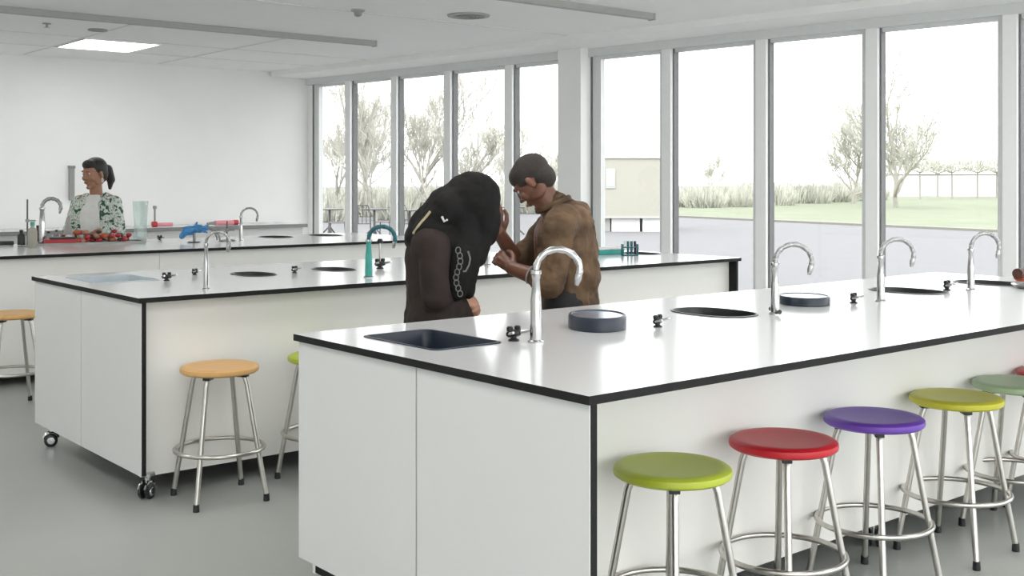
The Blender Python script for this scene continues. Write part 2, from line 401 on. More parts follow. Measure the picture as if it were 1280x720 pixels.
# ------------------------------------------------------------------ sinks
def sink(pts, cx, cy, label, m='resin', depth=.11, group=None, top='resin'):
    t = thing('sink', label, 'sink', (cx,cy,.9), 0, group)
    P = [(x-cx,y-cy) for x,y in pts]; N = len(P)
    bm = bmesh.new()
    def ring(k, z, dx=0): return [bm.verts.new((x*k,y*k,z)) for x,y in P]
    rs = [ring(1.06,.0005),ring(1.05,.004),ring(1.0,.004),ring(.985,-.004),ring(.97,-depth*.8),ring(.86,-depth),ring(.18,-depth-.006)]
    rs += [ring(.18,-depth-.012),ring(.90,-depth-.008),ring(.995,-depth*.8),ring(.996,-.0)]
    for A,Q in zip(rs,rs[1:]):
        for k in range(N): bm.faces.new((A[k],A[(k+1)%N],Q[(k+1)%N],Q[k]))
    for k in range(N): A,Q = rs[-1],rs[0]; bm.faces.new((A[k],A[(k+1)%N],Q[(k+1)%N],Q[k]))
    obj('basin', bm, m, t, True)
    obj('drain', L([(0,-depth-.008),(.02,-depth-.008),(.024,-depth-.002),(.014,-depth-.001),(.012,-depth-.005),(0,-depth-.005)],20), 'chrome', t, True)
    return t
sink(s1r, 2.15, 3.0, 'square dark navy sink at the left end of the front bench', 'navy')
for (x,y),lab in zip(black1, ('shallow black oval sink in the front bench, left of the second faucet','shallow black oval sink just right of the third front bench faucet','shallow black oval sink right of the fourth front bench faucet')):
    sink(ellipse(x,y,.118,.175,.0), x, y, lab, depth=.05)
sink(r2, 2.195, 5.93, 'pale blue-grey square sink at the left end of the middle bench', 'pale')
for (x,y),lab in zip(b2, ('black oval sink above the wooden stool on the middle bench','black oval sink on the middle bench left of the teal faucet','black oval sink at the right end of the middle bench by the teal box')):
    sink(ellipse(x,y,.10,.155,0), x, y, lab, depth=.05)
for (x,y),lab in zip(b3, ('black oval sink in the rear bench right of its slim faucet','black oval sink in the rear bench beside the first window')):
    sink(ellipse(x,y,.13,.19,0), x, y, lab, depth=.05)
# raised navy tubs
def tub(x,y,rx,ry,h,label):
    t = thing('oval_tub', label, 'tub', (x,y,.9), -.68)
    bm = L([(0,0),(.96,0),(1.0,.1*h/.05*.02),(1.0,h*.82),(.97,h),(.90,h),(.88,h*.9),(0,h*.86)],36,sx=rx,sy=ry)
    obj('tub_wall', bm, 'navy', t, True)
    obj('water_surface', L([(0,h*.93),(.895,h*.93),(.895,h*.87),(0,h*.87)],36,sx=rx,sy=ry), 'navytop', t, True)
tub(2.78,2.88,.102,.145,.048,'raised navy blue oval tub on the front bench beside the first faucet')
tub(3.98,2.88,.105,.13,.036,'lower navy blue oval tub on the front bench beside the second faucet')

# ------------------------------------------------------------------ faucets
def faucet(name, label, loc, rz, h=.255, reach=.13, body='chrome', thick=1.0, neckm='neck', levers=False):
    t = thing(name, label, 'faucet', loc, rz)
    hc = h-reach*.46
    obj('base_ring', L([(0,0),(.024*thick,0),(.024*thick,.005),(.018*thick,.010),(0,.010)],24), 'chrome', t, True)
    obj('column', L([(0,.008),(.017*thick,.008),(.0175*thick,.03),(.0155*thick,hc*.6),(.0105*thick,hc-.02),(.0125*thick,hc-.015),(.0125*thick,hc+.002),(0,hc+.002)],24), body, t, True)
    r = reach/2; pts = [(0,0,hc-.005)]
    for i in range(15):
        a = PI - i*(PI+.35)/14
        pts.append((r+r*math.cos(a), 0, hc+.012+(r*.92)*math.sin(a)))
    nk = obj('gooseneck', T(pts, [.0095*thick]+[(.0108 if k%2 else .0088)*thick for k in range(15)], 12), neckm, t, True)
    e = pts[-1]
    nz = obj('nozzle', L([(0,-.03),(.006,-.03),(.009,-.02),(.0115,-.008),(.0115,.006),(0,.006)],16), 'chrome', t, True)
    nz.location = (e[0], 0, e[2]); nz.rotation_euler = (0, .22, 0)
    obj('collar', L([(.012*thick,hc-.004),(.016*thick,hc-.002),(.016*thick,hc+.008),(.011*thick,hc+.010)],20), 'chrome', t, True)
    if levers:
        for s in (-1,1):
            obj('lever', T([(0,s*.01,.012),(0,s*.045,.016),(0,s*.055,.016)],[.006,.005,.009],8), 'black', t, True)
    return t
FZ = .9
faucet('faucet','tall chrome gooseneck faucet nearest the camera, beside the square sink',(2.37,2.735,FZ),R(-38),.285,.14,thick=1.1,neckm='chrome')
faucet('faucet','chrome gooseneck faucet second from the left on the front bench, by the low navy tub',(3.576,2.72,FZ),R(-35),.258,.145,levers=True)
faucet('faucet','chrome gooseneck faucet third from the left on the front bench',(4.30,2.72,FZ),R(-35),.254,.145)
faucet('faucet','rightmost chrome gooseneck faucet on the front bench',(5.07,2.73,FZ),R(-30),.256,.145)
faucet('faucet','slim steel faucet above the wooden stool on the middle bench',(2.32,5.06,FZ),R(-38),.262,.11,thick=.75)
faucet('faucet','teal-bodied faucet with curved dark spout on the middle bench',(3.27,5.13,FZ),R(-38),.26,.14,body='teal',neckm='darkteal',thick=1.15)
faucet('faucet','chrome faucet on the middle bench seen between the two standing people',(4.29,5.40,FZ),R(140),.22,.10)
faucet('faucet','large arched chrome faucet left of the seated woman on the rear bench',(2.93,9.45,FZ),R(-38),.36,.15,thick=1.5)
faucet('faucet','slim chrome gooseneck faucet on the rear bench in front of the bare wall',(4.42,8.95,FZ),R(-30),.27,.14,thick=.9)

def gas_tap(label, loc, rz, s=1.0, stem=0):
    t = thing('gas_tap', label, 'gas tap', loc, rz); t.scale = (s,)*3
    obj('base', L([(0,0),(.016,0),(.016,.004),(.009,.008),(.009,.018),(0,.018)],18), 'black', t, True)
    obj('valve_body', T([(-.024,0,.020),(-.012,0,.022),(.012,0,.022),(.024,0,.020)],[.008,.012,.012,.008],12), 'black', t, True)
    for sg in (-1,1):
        obj('hose_nozzle', T([(sg*.018,0,.022),(sg*.03,-.018,.026),(sg*.036,-.034,.030)],[.006,.0048,.004],8), 'chrome', t, True)
        obj('knob', L([(0,.03),(.009,.03),(.010,.040),(.006,.044),(0,.044)],12,c=(sg*.016,0,0)), 'black', t, True)
    if stem: obj('stem', T([(0,0,.03),(0,0,stem)],[.005,.004],8), 'chrome', t, True); 
    if stem: obj('stem_head', L([(0,0),(.012,0),(.014,.01),(.008,.02),(0,.02)],14,c=(0,0,stem)), 'black', t, True)
    return t
gas_tap('small black twin gas tap between the square sink and nearest faucet',(2.34,2.81,FZ),.1,1.1)
gas_tap('small black twin gas tap right of the raised navy tub',(2.95,2.75,FZ),.3,1.0)
gas_tap('small black twin gas tap between the second and third front bench faucets',(4.16,2.76,FZ),.3,1.0)
gas_tap('small black gas tap just left of the rightmost front bench faucet',(4.98,2.80,FZ),.2,1.1)
gas_tap('black gas tap near the pale sink on the middle bench',(2.37,5.64,FZ),.2,1.0)
gas_tap('small black gas tap behind the slim faucet of the middle bench',(2.63,5.88,FZ),.5,.8)
gas_tap('small black gas tap between the two black sinks left of the teal faucet',(3.12,5.66,FZ),.5,.9)
gas_tap('black gas tap with upright stem just right of the teal faucet',(3.66,5.62,FZ),.1,1.35,.11)
gas_tap('small dark gas tap on the rear bench right of the woman',(3.97,9.60,FZ),.1,.9)

# ------------------------------------------------------------------ stools
def leg_path(r0, r1, h):
    return [(r0*.86,0,h),(r0*.95,0,h-.012),(r0+.004,0,h-.04),(r0+(r1-r0)*.5,0,h*.5),(r1,0,.022)]
def make_stool(label, m):
    t = thing('lab_stool', label, 'stool', (0,0,0)); H = .594; rr = .172
    obj('seat', L([(0,H-.034),(.13,H-.034),(rr-.012,H-.033),(rr-.002,H-.026),(rr,H-.018),(rr-.002,H-.008),(rr-.012,H-.001),(rr-.03,H),(rr-.05,H-.003),(0,H-.005)],56), m, t, True)
    obj('mounting_plate', L([(0,H-.040),(.10,H-.040),(.10,H-.034),(0,H-.034)],32), 'black', t, True)
    for k in range(4):
        a = PI/4 + k*PI/2
        lg = obj('leg', T(leg_path(.125,.222,H-.036), .0112, 12), 'steel', t, True); lg.rotation_euler = (0,0,a)
        ft = obj('rubber_foot', L([(0,0),(.014,0),(.0145,.006),(.013,.032),(0,.032)],14), 'black', lg, True); ft.location = (.223,0,0)
        pd = obj('seat_pad', B(.085,.135,-.016,.016,H-.050,H-.034,bev=.003), 'black', t); pd.rotation_euler = (0,0,a)
    R0 = .194
    obj('foot_ring', T([(R0*math.cos(2*PI*k/48),R0*math.sin(2*PI*k/48),.225) for k in range(48)], .0095, 10, closed=True), 'steel', t, True)
    return t
def recolor(t, m):
    for o in bpy.data.objects:
        if o.parent == t and o.name.startswith('seat') and not o.name.startswith('seat_pad'):
            o.data = o.data.copy(); o.data.materials.clear(); o.data.materials.append(M[m])
s0 = make_stool('metal lab stool with a lime green seat, nearest the camera', 'lime'); s0.location = (2.456,2.232,0); s0.rotation_euler = (0,0,R(0))
for (x,y,rz,m,lab) in (
    (2.984,2.238,R(-3),'red','metal lab stool with a bright red seat in the front row, beside the lime one'),
    (3.517,2.252,R(-4),'purple','metal lab stool with a purple seat'),
    (4.090,2.262,R(2),'yellow','metal lab stool with a yellow-green seat, between purple and sage ones'),
    (4.57,2.264,R(5),'sage','metal lab stool with a pale sage green seat at the right edge'),
    (4.955,2.264,R(0),'red','metal lab stool with a red seat just peeking in at the right edge'),
    (2.235,4.735,R(-6),'wood','metal lab stool with a round wooden seat by the middle bench'),
    (2.76,4.72,R(4),'lime','metal lab stool with a lime seat half hidden behind the front bench'),
    (2.13,7.46,R(0),'wood','metal lab stool with a wooden seat at the far left edge')):
    d = dup(s0, (x,y,0), rz, lab); recolor(d, m)

# ------------------------------------------------------------------ rear bench clutter
def T0(name,label,cat,loc,rz=0,group=None): return thing(name,label,cat,loc,rz,group)
t = T0('tray','flat grey tray on the rear bench in front of the woman','tray',(3.28,9.38,.9),R(-8))
bm = bmesh.new(); box(bm,-.42,.42,-.16,.16,0,.006); 
for q in ((-.42,.42,-.16,-.15),(-.42,.42,.15,.16),(-.42,-.41,-.15,.15),(.41,.42,-.15,.15)): box(bm,*q,.006,.018)
obj('tray_dish', bm, 'track', t)
cl_ = ['orange-red','dark brown','tan','white','bright red']
mm = {'orange-red':'clay','dark brown':'brownpeb','tan':'skinA','white':'tee','bright red':'redp'}
rnd = random.Random(3)
def lump_bm(seed):
    r_ = random.Random(seed); bm = bmesh.new(); bmesh.ops.create_icosphere(bm, subdivisions=2, radius=1)
    for v in bm.verts: v.co *= 1+.16*(r_.random()-.5); v.co.z *= .75
    return bm
lumps = {}
for i in range(60):
    c = cl_[rnd.choice((0,0,1,1,1,1,2,3,4,4))] if i else 'orange-red'
    u = rnd.uniform(-.27,.27); v = rnd.uniform(-.10,.10); lay = rnd.choice((0,0,0,1,1,2)) if abs(u) < .18 else rnd.choice((0,0,1))
    x = 3.36+u; y = 9.42+v; sz = rnd.uniform(.022,.033)
    if c not in lumps:
        bm = lump_bm(i+1); bmesh.ops.scale(bm, vec=(sz,)*3, verts=bm.verts)
        o = obj('clay_lump', bm, mm[c], None, True); lumps[c] = o
    else:
        o = lumps[c].copy(); col.objects.link(o)
    o.location = (x,y,.906+.022+lay*.032); o.rotation_euler = (0,0,rnd.uniform(0,6))
    tag(o, 'small rounded %s lump in the heap on the tray' % c, 'lump', 'lumps heaped on the tray (%s)' % c)
t = T0('instrument_case','low black case with a red front, left of the heaped tray','case',(3.02,9.30,.918),R(-10))
obj('case_body', B(-.115,.115,-.05,.05,0,.032,bev=.004), 'redp', t); obj('case_lid', B(-.075,.115,-.052,.052,.030,.048,bev=.005), 'black', t)
def bottle(x,y,m,label,h=.12,r=.022,z=.9,capm='black'):
    t = T0('reagent_bottle',label,'bottle',(x,y,z))
    obj('bottle_body', L([(0,0),(r,0),(r,h*.62),(r*.8,h*.72),(r*.38,h*.8),(r*.38,h*.88),(0,h*.88)],20), m, t, True)
    obj('cap', L([(0,h*.86),(r*.48,h*.86),(r*.48,h),(0,h)],16), capm, t, True)
bottle(2.96,9.64,'brownpeb','dark brown reagent bottle right of the arched faucet',.15,.035)
bottle(3.03,9.60,'grey','short grey bottle right of the dark brown one',.10,.024)
bottle(3.10,9.63,'grey','small dark grey bottle standing left of the woman',.11,.022)
bottle(2.80,9.55,'black','black bottle with pale body behind the arched faucet',.12,.03)
bottle(2.735,9.05,'cream','pale bottle at the left edge of the rear bench',.2,.035,capm='teal')
t = T0('flat_case','long low black case behind the arched faucet on the rear bench','case',(2.81,9.66,.9),R(-5))
obj('case_body', B(-.14,.14,-.03,.03,0,.03,bev=.004), 'black', t)
t['label'] = 'long low black case on the rear bench, left of the arched faucet'
t.location = (2.62,9.64,.9)
def stand(x,y,h,label,z=.9,rodm='darkmetal',b=.06):
    t = T0('retort_stand',label,'stand',(x,y,z))
    obj('base_plate', B(-b,b,-b*.6,b*.6,0,.012,bev=.003), 'grey', t)
    obj('rod', T([(0,0,.01),(0,0,h)], .006 if z<1 else .008, 10), rodm, t, True)
    bm = T([(0,0,h*.55),(.05,-.04,h*.55)], .006, 8); box(bm,-.012,.012,-.012,.012,h*.55-.012,h*.55+.012,bev=.002); obj('boss_clamp', bm, 'grey', t)
stand(2.76,9.26,.37,'dark rod stand at the left edge of the rear bench')
stand(4.33,9.03,.17,'short rod stand just left of the slim rear faucet')
# tall glass cone and beaker near the woman
t = T0('glass_cylinder','tall clear measuring cylinder at the woman\'s left arm, right of the heap','glassware',(3.70,9.35,.9))
obj('cylinder_wall', L([(0,.01),(.05,.01),(.058,.05),(.050,.15),(.062,.34),(.066,.345),(.064,.345),(.052,.15),(.056,.05),(.048,.014),(0,.014)],28), 'glass', t, True)
obj('foot', L([(0,0),(.07,0),(.07,.008),(0,.010)],28), 'glass', t, True)
t = T0('conical_flask','grey conical flask at the woman\'s right arm','glassware',(3.20,9.64,.9))
obj('flask_body', L([(0,0),(.06,0),(.062,.01),(.02,.15),(.016,.2),(.018,.205),(.013,.2),(0,.19)],24), 'track', t, True)
# tall grey pole on the back wall
t = T0('wall_rail','slim vertical grey rail fixed to the back wall left of the woman','rail',(4.47,12.69,1.28))
obj('rail', B(-.028,.028,-.035,.0,0,.32,bev=.004), 'grey', t); obj('bracket', B(-.035,.035,-.04,0,.30,.325,bev=.003), 'greyedge', t)
t.location = (4.245,12.695,1.20)
for ch in [o for o in bpy.data.objects if o.parent == t]: ch.scale = (1,1,1.17)
# back wall bench items
t = T0('hose_coupling','small pink and red fitting with an upright rod on the wall bench','fitting',(5.05,12.2,.903))
obj('fitting_body', T([(-.05,0,.025),(.14,0,.025)],.02,12), 'pink', t, True); obj('fitting_end', T([(-.09,0,.03),(-.04,0,.03)],.032,12), 'redp', t, True)
obj('rod', T([(-.06,0,.05),(-.06,0,.23)],.011,10), 'grey', t, True); obj('rod_head', T([(-.06,0,.20),(-.06,0,.235)],.02,10), 'grey', t, True)
t = T0('pink_tube','pink cylindrical tube lying on the wall bench above the blue glove','tube',(5.80,12.15,.903))
obj('tube_body', T([(-.12,0,.03),(.12,.02,.03)],.028,14), 'pink', t, True); obj('tube_end', T([(.11,.02,.03),(.17,.025,.03)],.030,14), 'redp', t, True)
obj('tube_nozzle', T([(-.22,0,.025),(-.12,0,.03)],[.012,.02],12), 'grey', t, True)

# blue glove: palm with five fingers, draped over a stand
def remesh(prims, voxel, smooth=6, disp=0, dscale=.1):
    bm = bmesh.new()
    for p in prims: p(bm)
    bmesh.ops.recalc_face_normals(bm, faces=bm.faces)
    me = bpy.data.meshes.new('tmp'); bm.to_mesh(me); bm.free()
    o = bpy.data.objects.new('tmp', me); col.objects.link(o)
    m = o.modifiers.new('r','REMESH'); m.mode = 'VOXEL'; m.voxel_size = voxel; m.use_smooth_shade = True
    if smooth: s = o.modifiers.new('s','SMOOTH'); s.factor = .5; s.iterations = smooth
    if disp:
        tx = bpy.data.textures.new('folds','CLOUDS'); tx.noise_scale = dscale
        d = o.modifiers.new('d','DISPLACE'); d.texture = tx; d.strength = disp; d.mid_level = .5
    bpy.context.view_layer.update()
    dg = bpy.context.evaluated_depsgraph_get(); nm = bpy.data.meshes.new_from_object(o.evaluated_get(dg))
    bpy.data.objects.remove(o); return nm
def ell(c, r, rot=(0,0,0), seg=20):
    def f(bm):
        m = Matrix.Translation(Vector(c)) @ Euler(rot).to_matrix().to_4x4() @ Matrix.Diagonal((*r,1))
        bmesh.ops.create_uvsphere(bm, u_segments=seg, v_segments=seg//2+2, radius=1, matrix=m)
    return f
def cap(a, b, ra, rb, sq=1.0, axis=None):
    """tapered capsule from a to b; sq flattens it along axis"""
    a, b = Vector(a), Vector(b)
    def f(bm):
        d = b-a; Ln = d.length; z = d.normalized() if Ln > 1e-6 else Vector((0,0,1))
        x = Vector(axis) if axis else (Vector((0,1,0)) if abs(z.y) < .9 else Vector((1,0,0)))
        x = (x - z*x.dot(z)).normalized(); y = z.cross(x)
        n = 18; rings = []
        prof = [(-ra*math.cos(q), ra*math.sin(q)) for q in [PI/2*k/5 for k in range(1,6)]]
        prof += [(Ln+rb*math.cos(q), rb*math.sin(q)) for q in [PI/2*(5-k)/5 for k in range(0,5)]]
        va = bm.verts.new(a-z*ra); vb = bm.verts.new(b+z*rb)
        for h,r in prof: rings.append([bm.verts.new(a+z*h+x*r*sq*math.cos(2*PI*k/n)+y*r*math.sin(2*PI*k/n)) for k in range(n)])
        for A,Q in zip(rings,rings[1:]):
            for k in range(n): bm.faces.new((A[k],A[(k+1)%n],Q[(k+1)%n],Q[k]))
        for k in range(n): bm.faces.new((va,rings[0][(k+1)%n],rings[0][k])); bm.faces.new((vb,rings[-1][k],rings[-1][(k+1)%n]))
    return f
def chain(pts, rs, sq=1.0, axis=None):
    return [cap(pts[i],pts[i+1],rs[i],rs[i+1],sq,axis) for i in range(len(pts)-1)]

t = T0('rubber_glove','crumpled blue rubber glove hanging over a stand on the rear bench','glove',(4.02,9.0,.9),R(-38))
pr = [ell((-.04,0,.10),(.06,.035,.04)), ell((.03,0,.115),(.06,.03,.035)), cap((-.07,0,.09),(-.10,0,.05),.03,.022)]
for k,(dx,dz) in enumerate(((.09,.03),(.105,.045),(.10,.01),(.08,-.02))): pr.append(cap((.05,(k-1.5)*.012,.11),(.05+dx*.6,(k-1.5)*.02,.10+dz),.014,.010))
pr.append(cap((0,0,.12),(.02,.01,.165),.014,.010))
me = remesh(pr,.006,3,.012,.03); obj('glove_body', me, 'blue', t)
obj('support_rod', T([(0,0,0),(0,0,.1)],.012,10), 'grey', t, True)
obj('support_foot', L([(0,0),(.05,0),(.05,.008),(0,.01)],20), 'black', t, True)
tt = T0('tongs','dark hooked tongs leaning beside the blue glove','tongs',(4.16,8.97,.9),R(-38))
obj('tong_arm', T(bez((-.03,0,.12),(.05,0,.12),(.075,0,.012)),[.008]*9,8), 'grey', tt, True)
obj('tong_arm', T(bez((-.03,.015,.11),(.03,.02,.10),(.045,.02,.012)),[.007]*9,8), 'grey', tt, True)
# middle bench right end items
t = T0('teal_box','flat teal box with a white lid on the middle bench by the column','box',(5.62,5.72,.9),R(-12))
obj('box_base', B(-.11,.10,-.07,.07,0,.035,bev=.004), 'teal', t); obj('box_lid', B(-.112,.102,-.072,.072,.035,.047,bev=.003), 'tee', t)
t = T0('test_tube_rack','dark teal test tube rack beside the teal box','rack',(5.62,5.50,.9),R(-35))
bm = bmesh.new(); box(bm,-.055,.055,-.03,.03,0,.008,bev=.002); box(bm,-.055,.055,-.03,.03,.055,.063,bev=.002)
for s in (-1,1): box(bm,s*.052-.004,s*.052+.004,-.03,.03,.006,.08,bev=.001)
obj('rack_frame', bm, 'darkteal', t)
for k in range(4): obj('test_tube', T([(-.036+k*.024,0,.009),(-.036+k*.024,0,.10)],.009,12), ('glass','darkteal','darkteal','navy')[k], t, True)
# right edge object on the front bench
t = T0('wooden_brush','brown bristle brush beside a tray at the far right of the front bench','brush',(5.75,2.83,.9),R(10))
obj('brush_head', T([(-.045,0,.04),(.06,0,.035)],[.026,.03],14), 'brownpeb', t, True); obj('brush_bristles', T([(-.02,0,.028),(.05,0,.026)],[.03,.034],10), 'clay', t, True)
t = T0('metal_dish','shallow grey metal dish at the right end of the front bench','dish',(5.60,2.66,.9))
obj('dish_bowl', L([(0,.002),(.05,.002),(.075,.018),(.08,.02),(.077,.016),(.052,0),(0,0)],28), 'chrome', t, True)
t.location = (5.39,2.61,.9)

# ------------------------------------------------------------------ people
def head_prims(H):
    """prims of a head in head space: x forward, z up, origin at centre; H: Matrix"""
    s = []
    def e(c, r, rot=(0,0,0)):
        def f(bm):
            m = H @ Matrix.Translation(Vector(c)) @ Euler(rot).to_matrix().to_4x4() @ Matrix.Diagonal((*r,1))
            bmesh.ops.create_uvsphere(bm, u_segments=22, v_segments=14, radius=1, matrix=m)
        s.append(f)
    e((-.014,0,.034),(.094,.073,.083)); e((.024,0,-.012),(.066,.060,.082)); e((.030,0,-.066),(.048,.044,.042))
    e((.070,0,-.098),(.018,.020,.015)); e((.083,0,.032),(.012,.042,.010))
    e((.092,0,.004),(.010,.008,.024),(0,-.35,0)); e((.103,0,-.020),(.012,.012,.010)); e((.095,.011,-.024),(.009,.007,.007)); e((.095,-.011,-.024),(.009,.007,.007))
    e((.085,0,-.052),(.012,.024,.007)); e((.083,0,-.064),(.012,.020,.007))
    for q in (-1,1):
        e((.060,q*.036,-.026),(.026,.022,.024)); e((-.008,q*.074,-.012),(.017,.010,.030),(0,.2,q*.35)); e((-.002,q*.050,-.060),(.045,.012,.03))
    return s
def face_parts(H, body, skinm):
    for q in (-1,1):
        bm = bmesh.new(); bmesh.ops.create_uvsphere(bm, u_segments=14, v_segments=10, radius=.0090, matrix=H @ Matrix.Translation((.0735,q*.029,.010))); obj('eye', bm, 'eye', body, True)
        bm = bmesh.new(); bmesh.ops.create_uvsphere(bm, u_segments=10, v_segments=8, radius=.0055, matrix=H @ Matrix.Translation((.0795,q*.029,.009))); obj('iris', bm, 'iris', body, True)
        bm = bmesh.new(); tube(bm, [H @ Vector((.086,q*.014,.026)), H @ Vector((.089,q*.028,.031)), H @ Vector((.079,q*.045,.027))],[.003,.0035,.002],6); obj('eyebrow', bm, 'hair', body, True)
    bm = bmesh.new(); tube(bm, [H @ Vector((.088,-.020,-.057)), H @ Vector((.097,-.008,-.056)), H @ Vector((.098,0,-.0575)), H @ Vector((.097,.008,-.056)), H @ Vector((.088,.020,-.057))],[.003,.0055,.005,.0055,.003],8); obj('lips', bm, 'lip', body, True)
def hand_prims(wr, d, up, curl=.4, s=1.0, side=1):
    """hand from wrist wr pointing along d; up = back-of-hand normal; side = +-1 thumb side"""
    d = Vector(d).normalized(); up = Vector(up); up = (up-d*up.dot(d)).normalized(); lat = d.cross(up)*side
    wr = Vector(wr); out = []
    P = lambda a,b,c: wr + d*a*s + lat*b*s + up*c*s
    out += [cap(P(-.01,.008,0),P(.075,.020,0),.018*s,.013*s), cap(P(0,-.008,0),P(.07,-.020,0),.018*s,.012*s), cap(P(0,0,0),P(.078,0,.002),.020*s,.014*s)]
    for k,(b,ln,r) in enumerate(((.030,.072,.0085),(.0105,.080,.0088),(-.0095,.074,.0084),(-.028,.058,.0075))):
        p = P(.082-abs(b)*.12,b,0); q = d*ln*s
        ang = 0; pts = [p]; seg = (.45,.32,.23)
        for m_,c in zip(seg,(curl*.7,curl*1.1,curl)):
            ang += c; dirv = d*math.cos(ang) - up*math.sin(ang); pts.append(pts[-1]+dirv*ln*m_*s)
        out += chain(pts,[r*1.08*s,r*s,r*.92*s,r*.82*s])
    pts = [P(.012,.024,-.004),P(.040,.048,-.014),P(.068,.056,-.022),P(.090,.052,-.030)]
    out += chain(pts,[.015*s,.0115*s,.0098*s,.008*s])
    return out
def leg_prims(hip, knee, ank, k=1.0):
    return chain([hip,knee,ank],[.085*k,.055*k,.038*k]) + [cap((ank[0]-.03,ank[1],.035),(ank[0]+.15,ank[1],.03),.034,.028)]

# --- person A: dark coat and long black head covering, bowed, facing screen right
tA = thing('person','person in a dark brown coat and long black head covering, bowed with hands clasped','person',(2.812,3.86,0),R(-39.7))
HA = Matrix.Translation((.150,0,1.315)) @ Matrix.Rotation(R(48),4,'Y') @ Matrix.Rotation(R(-10),4,'Z')
neckA = (.06,0,1.235)
pa = head_prims(HA) + [cap((.02,0,1.18),(.12,0,1.29),.055,.052)]
pa += [cap((0,0,.92),(-.01,0,1.10),.13,.135,1.1,(0,1,0)), cap((-.01,-.12,1.16),(-.01,.12,1.16),.07,.07), ell((0,0,.88),(.12,.16,.12))]
pa += leg_prims((0,-.09,.85),(.02,-.09,.46),(-.02,-.09,.08)) + leg_prims((0,.09,.85),(.02,.09,.46),(-.02,.09,.08))
armsA = []
for s in (-1,1):
    sh = (-.01,s*.165,1.15); el = (-.01,s*.19,.945 if s<0 else .95); wr = (.090,s*.045,.912)
    if s < 0: wr = (.078,-.075,.925)
    pa += chain([sh,el,wr],[.048,.036,.024]); armsA.append((sh,el,wr))
    pa += hand_prims(wr,(.62,-s*.42,-.16),(.25,s*.65,.5),.85,.95,side=1 if s>0 else -1)
bA = obj('body', remesh(pa,.0045,3), 'skinA', tA); face_parts(HA, bA, 'skinA')
co_ = [cap((-.005,0,.80),(-.015,0,1.10),.135,.135,1.22,(0,1,0)), cap((-.03,-.13,1.15),(-.03,.13,1.15),.085,.085), cap((0,0,.56),(0,0,.86),.16,.145,1.36,(0,1,0)), cap((-.03,0,1.17),(.03,0,1.22),.085,.06)]
for sh,el,wr in armsA:
    e2 = Vector(el).lerp(Vector(wr),.80); co_ += chain([sh,el,e2],[.066,.057,.036])
ct = obj('coat', remesh(co_,.009,5,.018,.09), 'coat', tA)
sc_ = [ell((.138,0,1.338),(.122,.104,.120),(0,.7,0)), ell((.190,0,1.245),(.066,.092,.112)), cap((.11,0,1.345),(-.05,0,1.215),.098,.088,1.25,(0,1,0)), cap((.04,0,1.30),(-.075,0,1.18),.10,.075,1.7,(0,1,0)), cap((-.03,-.10,1.20),(.07,-.115,1.13),.075,.06),cap((-.03,.10,1.20),(.07,.115,1.13),.075,.06),
       cap((.10,-.02,1.24),(.10,-.10,1.10),.09,.062), cap((.175,-.03,1.22),(.155,-.06,1.10),.06,.045), cap((.09,-.13,1.12),(.075,-.13,.97),.060,.045), cap((.135,-.09,1.10),(.125,-.09,.955),.038,.028), cap((.09,.1,1.16),(.09,.1,1.02),.06,.04)]
sf = obj('head_covering', remesh(sc_,.008,6,.016,.07), 'scarf', tA)
def drape(x, z, off=.003):     # point on the outer cloth at this height, on the person's right side
    best = None
    for o_ in (sf, ct):
        ok, loc, nn, ii = o_.ray_cast(Vector((x,-1,z)), Vector((0,1,0)))
        if ok and (best is None or loc.y < best.y): best = loc
    return Vector((best.x, best.y-off, best.z)) if best else Vector((x,-.15,z))
bpy.context.view_layer.update()
bm = bmesh.new()
for k in range(9):      # knotted pale cord hanging down the front
    z = 1.135-k*.022; x = .085+.009*math.sin(k*.9)
    tube(bm, [drape(x+.010*math.cos(2*PI*j/10), z+.013*math.sin(2*PI*j/10)) for j in range(10)], .0022, 6, closed=True)
obj('cord', bm, 'whitecord', tA, True)
bm = bmesh.new(); tube(bm, [drape(x,z) for x,z in ((.125,1.13),(.133,1.10),(.128,1.075),(.115,1.05),(.105,1.05))], .004, 6); obj('cord_loop', bm, 'whitecord', tA, True)
bm = bmesh.new(); tube(bm, [drape(x,z) for x,z in ((.018,1.27),(.027,1.25),(.040,1.258))], .005, 6); obj('hair_clip', bm, 'tee', tA, True)
bm = bmesh.new(); tube(bm, [drape(x,z) for x,z in ((-.10,1.20),(-.075,1.235),(-.05,1.265),(-.03,1.29))], .006, 6); obj('trim_band', bm, 'beige', tA, True)
bm = bmesh.new(); tube(bm, [(.074+.03*math.cos(2*PI*j/14)*.3,-.075+.026*math.cos(2*PI*j/14),.930+.026*math.sin(2*PI*j/14)) for j in range(14)], .003, 6, closed=True); obj('bracelet', bm, 'tee', tA, True)
tr = leg_prims((0,-.09,.85),(.02,-.09,.46),(-.02,-.09,.08),1.12)[:2] + leg_prims((0,.09,.85),(.02,.09,.46),(-.02,.09,.08),1.12)[:2]
obj('trousers', remesh(tr,.012,4), 'trouser', tA)
def shoes(t, pos, par=None):
    for (x,y,rz) in pos:
        o = obj('shoe', remesh([cap((-.05,0,.045),(.14,0,.038),.044,.036,1.05,(0,1,0)), cap((-.05,0,.02),(.15,0,.02),.022,.02,1.9,(0,1,0)), cap((-.04,0,.05),(-.03,0,.10),.045,.042)],.008,3), 'shoe', t); o.location = (x,y,.0); o.rotation_euler = (0,0,rz)
shoes(tA, ((-.02,-.09,-.1),(-.02,.09,.1)))

